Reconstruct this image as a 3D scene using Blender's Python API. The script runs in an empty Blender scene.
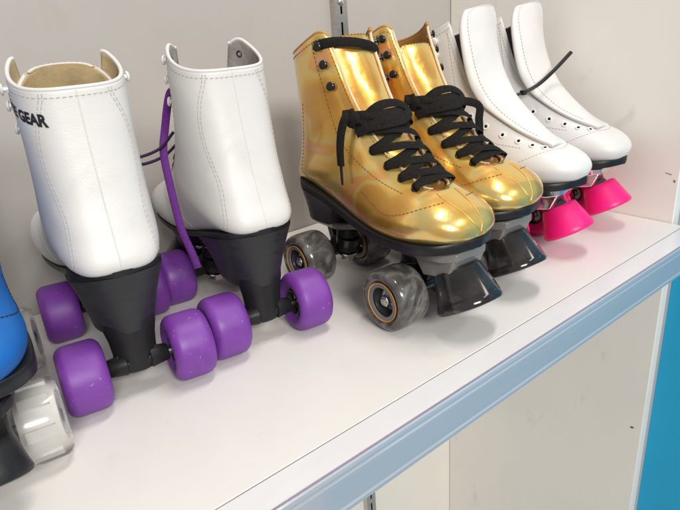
import bpy, math, random
import numpy as np
from mathutils import Vector, Matrix
random.seed(7)
SC = bpy.context.scene
COL = SC.collection
PI = math.pi

# ------------------------------------------------------------------ materials
def new_mat(name):
    m = bpy.data.materials.new(name); m.use_nodes = True
    nt = m.node_tree; b = nt.nodes['Principled BSDF']
    return m, nt, b

def noise(nt, scale, detail=4, rough=.55, dist=0, stretch=None):
    tc = nt.nodes.new('ShaderNodeTexCoord')
    n = nt.nodes.new('ShaderNodeTexNoise')
    n.inputs['Scale'].default_value = scale; n.inputs['Detail'].default_value = detail
    n.inputs['Roughness'].default_value = rough; n.inputs['Distortion'].default_value = dist
    if stretch:
        mp = nt.nodes.new('ShaderNodeMapping'); mp.inputs['Scale'].default_value = stretch
        nt.links.new(tc.outputs['Object'], mp.inputs['Vector']); nt.links.new(mp.outputs['Vector'], n.inputs['Vector'])
    else:
        nt.links.new(tc.outputs['Object'], n.inputs['Vector'])
    return n

def ramp(nt, src, stops, interp='LINEAR'):
    r = nt.nodes.new('ShaderNodeValToRGB'); r.color_ramp.interpolation = interp
    el = r.color_ramp.elements
    while len(el) < len(stops): el.new(.5)
    for e, (p, c) in zip(el, stops):
        e.position = p; e.color = (*c, 1) if len(c) == 3 else c
    nt.links.new(src, r.inputs['Fac'])
    return r

def mat(name, base, rough=.5, metal=0, var=.08, vscale=30, bump=0, bscale=400, coat=0, spec=.5, rvar=0, trans=0, ior=1.45, sss=0, stretch=None):
    m, nt, b = new_mat(name)
    b.inputs['Roughness'].default_value = rough; b.inputs['Metallic'].default_value = metal
    b.inputs['Specular IOR Level'].default_value = spec; b.inputs['IOR'].default_value = ior
    b.inputs['Coat Weight'].default_value = coat; b.inputs['Coat Roughness'].default_value = .12
    b.inputs['Transmission Weight'].default_value = trans
    if sss:
        b.inputs['Subsurface Weight'].default_value = sss; b.inputs['Subsurface Scale'].default_value = .006
        b.inputs['Subsurface Radius'].default_value = (1, .6, 1)
    n = noise(nt, vscale, 6, .6, .3, stretch)
    lo = tuple(max(0, c*(1-var)) for c in base); hi = tuple(min(1, c*(1+var*.6)) for c in base)
    r = ramp(nt, n.outputs['Fac'], [(.3, lo), (.68, hi)])
    nt.links.new(r.outputs['Color'], b.inputs['Base Color'])
    if rvar:
        r2 = ramp(nt, n.outputs['Fac'], [(.3, (rough-rvar,)*3), (.7, (rough+rvar,)*3)])
        nt.links.new(r2.outputs['Color'], b.inputs['Roughness'])
    if bump:
        n2 = noise(nt, bscale, 3, .6)
        bp = nt.nodes.new('ShaderNodeBump'); bp.inputs['Strength'].default_value = bump; bp.inputs['Distance'].default_value = .0006
        nt.links.new(n2.outputs['Fac'], bp.inputs['Height']); nt.links.new(bp.outputs['Normal'], b.inputs['Normal'])
    return m

def white_leather(name, base):
    m, nt, b = new_mat(name)
    n = noise(nt, 14, 8, .65, .6)
    r = ramp(nt, n.outputs['Fac'], [(.28, tuple(c*.9 for c in base)), (.45, base), (.75, tuple(min(1, c*1.03) for c in base))])
    # small scuffs and rub marks
    n3 = noise(nt, 70, 2, .5, 1.5, (1, 1, .35))
    s = ramp(nt, n3.outputs['Fac'], [(.72, (0, 0, 0)), (.80, (.35, .35, .35))])
    mx = nt.nodes.new('ShaderNodeMix'); mx.data_type = 'RGBA'
    nt.links.new(s.outputs['Color'], mx.inputs['Factor']); nt.links.new(r.outputs['Color'], mx.inputs[6])
    mx.inputs[7].default_value = (.52, .48, .43, 1)
    nt.links.new(mx.outputs[2], b.inputs['Base Color'])
    r2 = ramp(nt, n.outputs['Fac'], [(.3, (.36,)*3), (.7, (.5,)*3)])
    nt.links.new(r2.outputs['Color'], b.inputs['Roughness'])
    n2 = noise(nt, 620, 3, .6); n4 = noise(nt, 11, 2.5, .5, .5, (1, 1, 1.6))
    bp = nt.nodes.new('ShaderNodeBump'); bp.inputs['Strength'].default_value = .25; bp.inputs['Distance'].default_value = .0005
    bp2 = nt.nodes.new('ShaderNodeBump'); bp2.inputs['Strength'].default_value = .22; bp2.inputs['Distance'].default_value = .006
    nt.links.new(n4.outputs['Fac'], bp2.inputs['Height']); nt.links.new(n2.outputs['Fac'], bp.inputs['Height'])
    nt.links.new(bp2.outputs['Normal'], bp.inputs['Normal']); nt.links.new(bp.outputs['Normal'], b.inputs['Normal'])
    return m

def gold_holo():
    m, nt, b = new_mat('holographic_gold_leather')
    n = noise(nt, 17, 1.2, .4, .7, (1, 1, 1.2))
    r = ramp(nt, n.outputs['Fac'], [(.20, (.56, .26, .04)), (.36, (.68, .34, .055)), (.46, (.76, .40, .068)), (.53, (.88, .57, .13)), (.58, (.78, .60, .22)), (.63, (.84, .45, .08)),
                                    (.69, (.88, .40, .17)), (.75, (.72, .66, .44)), (.84, (.88, .55, .11))])
    nt.links.new(r.outputs['Color'], b.inputs['Base Color'])
    b.inputs['Metallic'].default_value = .70; b.inputs['Roughness'].default_value = .27
    n6 = noise(nt, 22, 2, .5, .8)
    mr = nt.nodes.new('ShaderNodeMapRange'); mr.inputs['From Min'].default_value = .3; mr.inputs['From Max'].default_value = .7
    mr.inputs['To Min'].default_value = 380; mr.inputs['To Max'].default_value = 640
    nt.links.new(n6.outputs['Fac'], mr.inputs['Value']); nt.links.new(mr.outputs['Result'], b.inputs['Thin Film Thickness']); b.inputs['Thin Film IOR'].default_value = 1.6
    b.inputs['Coat Weight'].default_value = 1; b.inputs['Coat Roughness'].default_value = .05
    n4 = noise(nt, 30, 3, .5, .4)
    bp2 = nt.nodes.new('ShaderNodeBump'); bp2.inputs['Strength'].default_value = .22; bp2.inputs['Distance'].default_value = .004
    nt.links.new(n4.outputs['Fac'], bp2.inputs['Height']); nt.links.new(bp2.outputs['Normal'], b.inputs['Normal'])
    return m

def smoky():
    m, nt, b = new_mat('smoky_marbled_urethane')
    n = noise(nt, 32, 3, .55, 1.6)
    r = ramp(nt, n.outputs['Fac'], [(.28, (.06, .055, .05)), (.5, (.17, .16, .15)), (.64, (.36, .34, .32)), (.74, (.15, .14, .135))])
    nt.links.new(r.outputs['Color'], b.inputs['Base Color'])
    b.inputs['Roughness'].default_value = .18; b.inputs['Transmission Weight'].default_value = .45; b.inputs['IOR'].default_value = 1.4
    b.inputs['Coat Weight'].default_value = .4
    return m

def sparkle_purple():
    m, nt, b = new_mat('purple_glitter_urethane')
    n = noise(nt, 26, 4, .6, .5)
    r = ramp(nt, n.outputs['Fac'], [(.3, (.15, .032, .27)), (.7, (.20, .048, .35))])
    n2 = noise(nt, 420, 1, .5)
    s = ramp(nt, n2.outputs['Fac'], [(.73, (0, 0, 0)), (.79, (.4, .4, .4))])
    mx = nt.nodes.new('ShaderNodeMix'); mx.data_type = 'RGBA'
    nt.links.new(s.outputs['Color'], mx.inputs['Factor']); nt.links.new(r.outputs['Color'], mx.inputs[6])
    mx.inputs[7].default_value = (.62, .40, .78, 1)
    nt.links.new(mx.outputs[2], b.inputs['Base Color'])
    r2 = ramp(nt, n.outputs['Fac'], [(.3, (.40,)*3), (.7, (.55,)*3)])
    nt.links.new(r2.outputs['Color'], b.inputs['Roughness'])
    b.inputs['Subsurface Weight'].default_value = .15; b.inputs['Subsurface Scale'].default_value = .004
    return m

def laminate(name, base, dirt=(.6, .55, .48)):
    m, nt, b = new_mat(name)
    n = noise(nt, 4, 8, .6, .8)
    r = ramp(nt, n.outputs['Fac'], [(.3, tuple(c*.95 for c in base)), (.6, base)])
    n3 = noise(nt, 9, 6, .7, 1.0, (1, 1.6, 1))
    s = ramp(nt, n3.outputs['Fac'], [(.60, (0, 0, 0)), (.80, (.45, .45, .45))])
    n5 = noise(nt, 160, 2, .5, .5)
    s5 = ramp(nt, n5.outputs['Fac'], [(.755, (0, 0, 0)), (.80, (.5, .5, .5))])
    n7 = noise(nt, 7, 3, .6, .3, (1.2, 26, 1)); s7 = ramp(nt, n7.outputs['Fac'], [(.66, (0, 0, 0)), (.74, (.28, .28, .28))])
    n8 = noise(nt, 3.5, 2, .5); s8 = ramp(nt, n8.outputs['Fac'], [(.5, (0, 0, 0)), (.62, (1, 1, 1))])
    mu = nt.nodes.new('ShaderNodeMath'); mu.operation = 'MULTIPLY'; nt.links.new(s7.outputs['Color'], mu.inputs[0]); nt.links.new(s8.outputs['Color'], mu.inputs[1])
    ad0 = nt.nodes.new('ShaderNodeMath'); ad0.operation = 'ADD'; nt.links.new(s.outputs['Color'], ad0.inputs[0]); nt.links.new(mu.outputs[0], ad0.inputs[1])
    ad = nt.nodes.new('ShaderNodeMath'); ad.operation = 'ADD'
    nt.links.new(ad0.outputs[0], ad.inputs[0]); nt.links.new(s5.outputs['Color'], ad.inputs[1])
    mx = nt.nodes.new('ShaderNodeMix'); mx.data_type = 'RGBA'
    nt.links.new(ad.outputs[0], mx.inputs['Factor']); nt.links.new(r.outputs['Color'], mx.inputs[6])
    mx.inputs[7].default_value = (*dirt, 1)
    nt.links.new(mx.outputs[2], b.inputs['Base Color'])
    r2 = ramp(nt, n.outputs['Fac'], [(.3, (.30,)*3), (.7, (.42,)*3)])
    nt.links.new(r2.outputs['Color'], b.inputs['Roughness'])
    n2 = noise(nt, 900, 2, .5)
    bp = nt.nodes.new('ShaderNodeBump'); bp.inputs['Strength'].default_value = .08; bp.inputs['Distance'].default_value = .0004
    nt.links.new(n2.outputs['Fac'], bp.inputs['Height']); nt.links.new(bp.outputs['Normal'], b.inputs['Normal'])
    return m

M = dict(
    white=white_leather('white_leather', (.64, .625, .605)),
    white2=white_leather('soft_white_leather', (.69, .67, .65)),
    tan=mat('tan_lining', (.52, .40, .22), .8, var=.25, vscale=60, bump=.4, bscale=500),
    greylining=mat('grey_lining', (.34, .31, .28), .85, var=.3, vscale=120, bump=.4),
    darklining=mat('dark_lining', (.05, .045, .045), .85, var=.3, bump=.4),
    brownlining=mat('brown_gold_lining', (.42, .22, .055), .45, metal=.25, var=.18, vscale=40, bump=.3),
    gold=gold_holo(),
    goldtrim=mat('gold_piping', (.75, .42, .09), .35, metal=.6, var=.15),
    cream=mat('cream_edge', (.72, .58, .40), .6, var=.15),
    blue=mat('blue_suede', (.002, .115, .42), .6, var=.08, vscale=40, bump=.3),
    black=mat('black_rubber', (.014, .014, .015), .42, var=.3, vscale=60, bump=.25, bscale=300, rvar=.08),
    heel=mat('black_heel_leather', (.022, .023, .026), .45, var=.3, vscale=50, bump=.3, bscale=260, rvar=.1, stretch=(1, 1, 6)),
    blackgloss=mat('black_gloss_urethane', (.012, .012, .013), .12, var=.2, coat=.5),
    blackplastic=mat('black_nylon', (.013, .013, .014), .42, var=.25, spec=.3),
    greyplate=mat('smoke_grey_nylon', (.20, .19, .18), .3, var=.15, coat=.3),
    chrome=mat('polished_metal', (.80, .79, .77), .12, metal=1, var=.05),
    steel=mat('zinc_steel', (.58, .56, .53), .3, metal=1, var=.15, vscale=200),
    gunmetal=mat('dark_metal', (.09, .09, .09), .28, metal=.9, var=.2),
    purple=sparkle_purple(),
    purplelace=mat('purple_cord', (.13, .02, .22), .75, var=.25, vscale=300, bump=.6, bscale=900),
    darklace=mat('dark_purple_cord', (.03, .008, .045), .75, var=.25, vscale=300, bump=.6, bscale=900),
    blacklace=mat('black_cord', (.016, .0145, .013), .85, var=.4, vscale=400, bump=.8, bscale=1100, spec=.12),
    pink=mat('hot_pink_urethane', (.90, .012, .20), .38, var=.08, sss=.12, rvar=.05),
    smoky=smoky(),
    amber=mat('amber_ring', (.62, .30, .06), .3, var=.15),
    hubgrey=mat('grey_hub_nylon', (.16, .16, .165), .3, var=.15),
    hubdark=mat('dark_hub_nylon', (.03, .03, .032), .35, var=.2),
    hubwhite=mat('white_hub_nylon', (.85, .83, .80), .35, var=.05),
    smokystop=mat('smoke_black_urethane', (.075, .07, .067), .08, var=.6, vscale=40, trans=.7, ior=1.3, coat=.6),
    clear=mat('clear_urethane', (.97, .96, .94), .13, var=.01, trans=1, ior=1.36),
    hookwhite=mat('white_enamel', (.80, .79, .77), .25, var=.06),
    hookblack=mat('black_enamel', (.015, .014, .013), .2, var=.2),
    stitchgrey=mat('grey_thread', (.52, .48, .43), .8, var=.1),
    stitchwhite=mat('white_thread', (.70, .67, .63), .8, var=.1),
    stitchbrown=mat('brown_thread', (.22, .10, .03), .8, var=.2),
    ink=mat('black_print', (.012, .012, .016), .5, var=.2),
    shelf=laminate('white_laminate', (.765, .738, .702), (.56, .50, .42)),
    wall=laminate('shade_darkened_wall', (.45, .425, .395), (.36, .32, .27)),  # upper back wall: its shade is put into the base colour
    lower=laminate('cream_wall_unshaded', (.86, .82, .74), (.6, .55, .48)),  # same back wall below the shelf, lighter copy without the painted shade
    side=laminate('pale_melamine', (.88, .85, .79), (.50, .45, .38)),
    bluewall=mat('blue_paint', (.012, .38, .66), .5, var=.05, vscale=8),
    strip=mat('lilac_white_pvc', (.72, .705, .71), .22, var=.04, vscale=6, stretch=(1, 8, 1)),
    stripface=mat('clear_blue_pvc', (.40, .445, .50), .08, var=.06, vscale=3, coat=1, ior=1.75, spec=.8, stretch=(.6, 20, 20)),
    stripedge=mat('grey_pvc_edge', (.30, .26, .33), .3, var=.1),
    brown=mat('bare_chipboard', (.22, .10, .05), .9, var=.3),
)

# ------------------------------------------------------------------ mesh helpers
class MB:
    def __init__(s): s.v = []; s.f = []; s.m = []
    def add(s, vs, fs, mi=0, xf=None):
        o = len(s.v)
        for p in vs:
            s.v.append(tuple(xf @ Vector(p)) if xf is not None else tuple(p))
        for f in fs: s.f.append(tuple(i+o for i in f)); s.m.append(mi)
        return s
    def box(s, a, b, mi=0, xf=None):
        x0, y0, z0 = a; x1, y1, z1 = b
        vs = [(x0,y0,z0),(x1,y0,z0),(x1,y1,z0),(x0,y1,z0),(x0,y0,z1),(x1,y0,z1),(x1,y1,z1),(x0,y1,z1)]
        return s.add(vs, [(0,3,2,1),(4,5,6,7),(0,1,5,4),(1,2,6,5),(2,3,7,6),(3,0,4,7)], mi, xf)
    def hexa(s, lo, hi, mi=0, xf=None):            # lo/hi: four corners each
        return s.add(list(lo)+list(hi), [(0,3,2,1),(4,5,6,7),(0,1,5,4),(1,2,6,5),(2,3,7,6),(3,0,4,7)], mi, xf)
    def lathe(s, prof, n=40, mi=0, xf=None, sx=1, sy=1, closed=False):    # prof (r, h) about +Z
        vs = []; fs = []; k = len(prof)
        for (r, h) in prof:
            for i in range(n):
                a = 2*PI*i/n; vs.append((r*math.cos(a)*sx, r*math.sin(a)*sy, h))
        rng = k if closed else k-1
        for j in range(rng):
            j2 = (j+1) % k
            for i in range(n):
                i2 = (i+1) % n
                fs.append((j*n+i, j*n+i2, j2*n+i2, j2*n+i))
        if not closed:
            if prof[0][0] > 1e-6: fs.append(tuple(reversed(range(n))))
            if prof[-1][0] > 1e-6: fs.append(tuple((k-1)*n+i for i in range(n)))
        return s.add(vs, fs, mi, xf)
    def cyl(s, p0, p1, r0, r1=None, n=20, mi=0):
        p0, p1 = Vector(p0), Vector(p1); d = p1-p0; L = d.length
        q = d.to_track_quat('Z', 'Y').to_matrix().to_4x4(); q.translation = p0
        r1 = r0 if r1 is None else r1
        b = min(.0008, L*.2, r0*.3)
        return s.lathe([(0, 0), (r0-b, 0), (r0, b), (r1, L-b), (r1-b, L), (0, L)], n, mi, q)
    def sweep(s, pts, nrm, w, t, n=8, mi=0, wf=None):     # flat ribbon / tube along a path
        pts = [Vector(p) for p in pts]; k = len(pts); vs = []; fs = []
        for i, p in enumerate(pts):
            d = (pts[min(i+1, k-1)]-pts[max(i-1, 0)])
            d = d.normalized() if d.length > 1e-9 else Vector((0, 0, 1))
            nn = Vector(nrm[i] if isinstance(nrm, list) else nrm)
            bi = d.cross(nn)
            if bi.length < 1e-6: bi = d.cross(Vector((.3, .5, .8)))
            bi.normalize(); nn = bi.cross(d).normalized()
            ww = w*(wf(i/(k-1)) if wf else 1)
            for j in range(n):
                a = 2*PI*j/n; vs.append(p + bi*(math.cos(a)*ww/2) + nn*(math.sin(a)*t/2))
        for i in range(k-1):
            for j in range(n):
                j2 = (j+1) % n; fs.append((i*n+j, i*n+j2, (i+1)*n+j2, (i+1)*n+j))
        fs.append(tuple(reversed(range(n)))); fs.append(tuple((k-1)*n+j for j in range(n)))
        return s.add(vs, fs, mi)
    def build(s, name, mats, parent=None, sharp=40, bevel=0, bseg=2):
        me = bpy.data.meshes.new(name); me.from_pydata(s.v, [], s.f); 
        for m in (mats if isinstance(mats, (list, tuple)) else [mats]): me.materials.append(m)
        me.polygons.foreach_set('material_index', s.m); me.polygons.foreach_set('use_smooth', [True]*len(me.polygons))
        me.update(); me.validate()
        me.set_sharp_from_angle(angle=math.radians(sharp))
        o = bpy.data.objects.new(name, me); COL.objects.link(o)
        if parent is not None: o.parent = parent
        if bevel:
            b = o.modifiers.new('soft_edges', 'BEVEL'); b.width = bevel; b.segments = bseg; b.limit_method = 'ANGLE'; b.angle_limit = math.radians(35)
        return o

def cat(pts, n=8):                                     # Catmull-Rom through points
    P = [np.array(p, float) for p in pts]; P = [2*P[0]-P[1]]+P+[2*P[-1]-P[-2]]; out = []
    for i in range(1, len(P)-2):
        for k in range(n):
            t = k/n; a, b, c, d = P[i-1:i+3]
            out.append(.5*((2*b)+(-a+c)*t+(2*a-5*b+4*c-d)*t*t+(-a+3*b-3*c+d)*t**3))
    out.append(P[-2]); return out

def tag(o, label=None, category=None, group=None, kind=None):
    if label: o['label'] = label
    if category: o['category'] = category
    if group: o['group'] = group
    if kind: o['kind'] = kind
    return o
def empty(name, loc=(0, 0, 0), rz=0):
    o = bpy.data.objects.new(name, None); o.empty_display_size = .02; COL.objects.link(o)
    o.location = loc; o.rotation_euler = (0, 0, rz); return o
def copy_tree(o, parent):
    c = o.copy(); COL.objects.link(c); c.parent = parent
    for ch in list(o.children): copy_tree(ch, c)
    return c

# ------------------------------------------------------------------ boot surface
# rows: Py, Pz (rear / bottom), Qy, Qz (front / top), half width, centre x shift, p_low, p_high, k
BASE = [
 (-.068,.265,  .003,.300, .0398,0,    .66,.80,1.0),
 (-.071,.243,  .008,.273, .0405,0,    .64,.80,1.0),
 (-.077,.212,  .017,.244, .0398,0,    .62,.80,1.0),
 (-.085,.180,  .029,.218, .0400,0,    .60,.80,1.0),
 (-.095,.152,  .044,.196, .0408,0,    .56,.79,1.0),
 (-.102,.126,  .060,.179, .0415,0,    .50,.78,1.0),
 (-.068,.120,  .075,.166, .0400,0,    .42,.76,1.10),
 (-.024,.110,  .089,.156, .0395,.001, .36,.74,1.20),
 ( .018,.099,  .102,.148, .0418,.002, .34,.71,1.30),
 ( .052,.094,  .114,.142, .0450,.003, .34,.67,1.35),
 ( .084,.093,  .126,.137, .0465,.004, .36,.62,1.35),
 ( .113,.094,  .139,.131, .0440,.004, .38,.58,1.28),
 ( .136,.096,  .150,.124, .0365,.003, .42,.55,1.2),
 ( .151,.099,  .1575,.115, .0240,.002, .48,.5,1.0),
 ( .1590,.104, .1595,.1070, .0050,.001, .5,.5,1.0),
]
class Boot:
    def __init__(s, side=1, gap=(.022, .017, .011), gend=8.3, rows=None, open_top=1.0):
        s.R = np.array(rows if rows is not None else BASE, float); s.R[:, 5] *= side
        s.gap = gap; s.gend = gend
    def row(s, t):
        n = len(s.R)-1; t = min(max(t, 0), n); i = min(int(t), n-1); f = t-i
        P = lambda k: s.R[min(max(k, 0), n)]
        a, b, c, d = P(i-1), P(i), P(i+1), P(i+2)
        if i == 0: a = 2*b-c
        if i == n-1: d = 2*c-b
        return .5*((2*b)+(-a+c)*f+(2*a-5*b+4*c-d)*f*f+(-a+3*b-3*c+d)*f**3)
    def pt(s, t, th):
        py, pz, qy, qz, w, cx, pl, ph, k = s.row(t)
        u = (1-math.cos(th))/2; p = pl+(ph-pl)*u; u = u**k
        sx = math.copysign(abs(math.sin(th))**p, math.sin(th))
        # long sides stay fuller in the middle
        y = py+(qy-py)*u; z = pz+(qz-pz)*u
        if t < 4:                                       # collar dips at the sides, flap corners rounded
            c = abs(th)/PI; k2 = max(0, 1-t/1.6)
            z -= .007*math.sin(PI*c)**2*k2
            z -= .010*min(1, max(0, (c-.66)/.14))**2*k2
        return Vector((cx+max(w, .0005)*sx, y, z))
    def nrm(s, t, th):
        e = 1e-3
        a = s.pt(min(t+.02, 14), th)-s.pt(max(t-.02, 0), th); b = s.pt(t, th+e)-s.pt(t, th-e)
        n = b.cross(a)
        if n.length < 1e-12: return Vector((0, 1, 0))
        n.normalize()
        py, pz, qy, qz = s.row(t)[:4]
        if n.dot(s.pt(t, th)-Vector((0, (py+qy)/2, (pz+qz)/2))) < 0: n = -n
        return n
    def g(s, t):
        if t >= s.gend: return 0
        f = t/s.gend
        a, b, c = s.gap
        v = a+(b-a)*f*2 if f < .5 else b+(c-b)*(f-.5)*2
        e = (s.gend-t)/.8
        return v*(math.sqrt(1-(1-e)**2) if e < 1 else 1)
    def th_at(s, t, x):                                  # angle on the front half where |x - cx| = x
        if x <= 0: return PI
        lo, hi = PI/2, PI
        r = s.row(t); cx = r[5]
        for _ in range(30):
            m = (lo+hi)/2
            if abs(s.pt(t, m).x-cx) > x: lo = m
            else: hi = m
        return (lo+hi)/2
    def mesh(s, name, mats, parent, thick=.0028, ns=84, nt=60):
        ts = [14*i/(ns-1) for i in range(ns)]
        vs = []; fs = []
        for t in ts:
            tm = s.th_at(t, s.g(t))
            for j in range(nt+1):
                vs.append(tuple(s.pt(t, tm*(-1+2*j/nt))))
        W = nt+1
        for i in range(ns-1):
            for j in range(nt): fs.append((i*W+j, (i+1)*W+j, (i+1)*W+j+1, i*W+j+1))
        me = bpy.data.meshes.new(name); me.from_pydata(vs, [], fs)
        import bmesh
        bm = bmesh.new(); bm.from_mesh(me)
        bmesh.ops.remove_doubles(bm, verts=bm.verts, dist=2e-5)
        bmesh.ops.recalc_face_normals(bm, faces=bm.faces)
        # orient outward using the rear face
        f = min(bm.faces, key=lambda f: f.calc_center_median().y)
        if f.normal.y > 0: bmesh.ops.reverse_faces(bm, faces=bm.faces)
        bm.to_mesh(me); bm.free()
        for m in mats: me.materials.append(m)
        me.polygons.foreach_set('use_smooth', [True]*len(me.polygons))
        o = bpy.data.objects.new(name, me); COL.objects.link(o); o.parent = parent
        so = o.modifiers.new('leather_thickness', 'SOLIDIFY'); so.thickness = thick; so.offset = -1
        so.material_offset = 1; so.material_offset_rim = 2; so.use_even_offset = False
        return o

def stitches(mb, path, nrm, dash=.0028, space=.0016, r=.00035, lift=.0002):
    """dashes of thread lying along a path"""
    P = [Vector(p) for p in path]; acc = 0; on = True; cur = [P[0]+nrm[0]*lift]
    for i in range(1, len(P)):
        seg = P[i]-P[i-1]; L = seg.length; d = 0
        if L < 1e-9: continue
        while True:
            need = (dash if on else space)-acc
            if d+need > L:
                acc += L-d
                if on: cur.append(P[i]+nrm[i]*lift)
                break
            d += need; acc = 0
            q = P[i-1]+seg*(d/L)+nrm[i]*lift
            if on:
                cur.append(q)
                if len(cur) > 1: mb.sweep(cur, nrm[i], r*2.4, r*1.6, 5)
                cur = []
            else: cur = [q]
            on = not on
def surf_path(b, f, n=120):
    """f(u) -> (t, theta)"""
    pts = []; ns = []
    for i in range(n+1):
        t, th = f(i/n); pts.append(b.pt(t, th)); ns.append(b.nrm(t, th))
    return pts, ns

# ------------------------------------------------------------------ wheels, trucks
def xaxis(x=0):                                         # lathe +Z -> +X
    return Matrix.Translation((x, 0, 0)) @ Matrix.Rotation(PI/2, 4, 'Y')
def make_wheel(kind):
    mats = dict(purple=(M['purple'], M['hubdark'], M['steel']), smoky=(M['smoky'], M['hubdark'], M['chrome']),
                pink=(M['pink'], M['hubdark'], M['steel']), clear=(M['clear'], M['hubwhite'], M['chrome']))[kind]
    R, h = dict(purple=(.0310, .0188), smoky=(.0325, .0195), pink=(.0300, .0180), clear=(.0315, .0190))[kind]
    dR = R-.0295; O = lambda q: [(a+dR, b) for a, b in q]
    root = None
    t = MB()
    if kind == 'smoky':
        outer = [(.0205, -h+.001), (.0225, -h-.0002), (.0255, -h+.0004), (.0280, -h+.0028), (.0292, -h+.0065), (.0295, -.006)]
    elif kind == 'purple':
        outer = [(.0150, -h+.004), (.0185, -h+.001), (.0215, -h), (.0242, -h+.0008), (.0268, -h+.0026), (.0287, -h+.0053), (.0293, -h+.0078), (.0295, -.006)]
    else:
        outer = [(.0190, -h+.002), (.0215, -h), (.0250, -h+.0006), (.0278, -h+.0028), (.0291, -h+.0060), (.0295, -.005)]
    inner_r = .0165 if kind in ('clear', 'smoky') else .0140
    outer = O(outer)
    prof = [(inner_r, -h+.005)]+outer+[(r, -z) for r, z in reversed(outer)]+[(inner_r, h-.005)]
    t.lathe(prof, 64, 0, xaxis(), closed=True)
    tyre = t.build('wheel', mats[0], None, 50)
    hub = MB(); hr = inner_r-.0003
    hub.lathe([(.0055, -.0075), (.0118, -.0075), (.0122, -.0095), (hr-.003, -.0105), (hr-.0015, -h+.0035), (hr, -h+.0035), (hr, h-.0035), (hr-.0015, h-.0035), (hr-.003, .0105), (.0122, .0095), (.0118, .0075), (.0055, .0075)], 48, 0, xaxis(), closed=True)
    if kind == 'clear':                                 # wide white core with ribs and windows
        hub = MB()
        hub.lathe([(.0055, -.008), (.0118, -.008), (.0125, -.0125), (.0185, -.0130), (.0202, -.0095), (.0206, 0), (.0202, .0095), (.0185, .0130), (.0125, .0125), (.0118, .008), (.0055, .008)], 48, 0, xaxis(), closed=True)
        for q in range(6):
            hub.box((-.010, -.004, .0195), (.010, .004, .0222), 0, Matrix.Rotation(q*PI/3+.3, 4, 'X'))
    ho = hub.build('hub', mats[1], tyre, 35)
    if kind == 'smoky':
        for sg in (-1, 1):
            MB().lathe([(.0193, 0), (.0206, .0008), (.0206, .0022), (.0193, .0016)], 48, 0, xaxis(sg*(h-.0022)) @ (Matrix.Scale(-1, 4, (0, 0, 1)) if sg < 0 else Matrix()), closed=True).build('amber_band', M['amber'], tyre, 40)
            MB().lathe([(.0156, 0), (.0190, .0006), (.0190, .0022), (.0158, .0016)], 48, 0, xaxis(sg*(h-.0026)) @ (Matrix.Scale(-1, 4, (0, 0, 1)) if sg < 0 else Matrix()), closed=True).build('hub_rim', M['hubgrey'], tyre, 40)
    for sg in (-1, 1):
        b = MB(); z0 = sg*.0076
        b.lathe([(.0048, 0), (.0066, 0), (.0068, .0006), (.0094, .0004), (.0096, .0012), (.0111, .0012), (.0111, -.004), (.0048, -.004)], 40, 0, xaxis(z0) @ (Matrix.Scale(-1, 4, (0, 0, 1)) if sg < 0 else Matrix()), closed=True)
        b.build('bearing', mats[2], tyre, 35)
    return tyre, R

def make_truck(parent, y, sgn, metal, rubber, cup, zr=.0295, track=.045, neck=False):
    """sgn +1 : kingpin on the +y side of the axle"""
    h = MB()
    # hanger: axle tube + triangular arm up to the kingpin ring + pivot
    h.cyl((-track+.0195, y, zr), (track-.0195, y, zr), .0072, n=24)
    h.hexa([(-.021, y-.006, zr), (.021, y-.006, zr), (.021, y+.006, zr), (-.021, y+.006, zr)],
           [(-.011, y+sgn*.012-.007, zr+.022), (.011, y+sgn*.012-.007, zr+.022), (.011, y+sgn*.012+.007, zr+.022), (-.011, y+sgn*.012+.007, zr+.022)])
    h.cyl((0, y+sgn*.018, zr+.012), (0, y+sgn*.0205, zr+.022), .0145, n=28)
    if not neck: h.hexa([(-.006, y-.006, zr+.004), (.006, y-.006, zr+.004), (.006, y+.004, zr+.004), (-.006, y+.004, zr+.004)],
           [(-.005, y-sgn*.014-.005, zr+.040), (.005, y-sgn*.014-.005, zr+.040), (.005, y-sgn*.014+.005, zr+.040), (-.005, y-sgn*.014+.005, zr+.040)])
    if neck:
        nx = Matrix.Translation((0, y+.006, 0))
        h.lathe([(0, zr-.0085), (.0155, zr-.0085), (.0185, zr-.0060), (.0190, zr), (.0188, zr+.010), (.0200, zr+.022), (.0225, zr+.034), (.0230, zr+.044), (0, zr+.044)], 40, 0, nx, sx=1, sy=.74)
        for sx in (-1, 1): h.cyl((sx*.010, y, zr), (sx*(track-.0190), y, zr), .0100, .0076, 24)
    tr = h.build('truck', metal, parent, 40, bevel=0 if neck else .0012)
    ax = MB(); ax.cyl((-track-.0175, y, zr), (track+.0175, y, zr), .0038, n=14)
    ax.build('axle', M['steel'], tr)
    for sx in (-1, 1):
        n = MB(); n.cyl((sx*(track+.0105), y, zr), (sx*(track+.0158), y, zr), .0064, n=6); n.build('axle_nut', M['steel'], tr, 30, bevel=.0004)
    d = Vector((0, sgn*.10, 1)).normalized()
    c0 = Vector((0, y+sgn*.0165, zr+.000))
    k = MB(); k.cyl(c0-d*.010, c0+d*.046, .0045, n=14); k.cyl(c0-d*.009, c0-d*.003, .0085, n=6)
    k.build('kingpin', M['steel'], tr, 30)
    for a, b2, r0, r1 in ((.0015, .0115, .0115, .0135), (.0225, .0345, .0135, .0120)):
        MB().cyl(c0+d*a, c0+d*b2, r0, r1, 28).build('cushion', rubber, tr, 40, bevel=.001)
    for a in (-.001, .0350):
        MB().cyl(c0+d*a, c0+d*(a+.002), .0125, n=28).build('washer', cup, tr, 40)
    return tr

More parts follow.
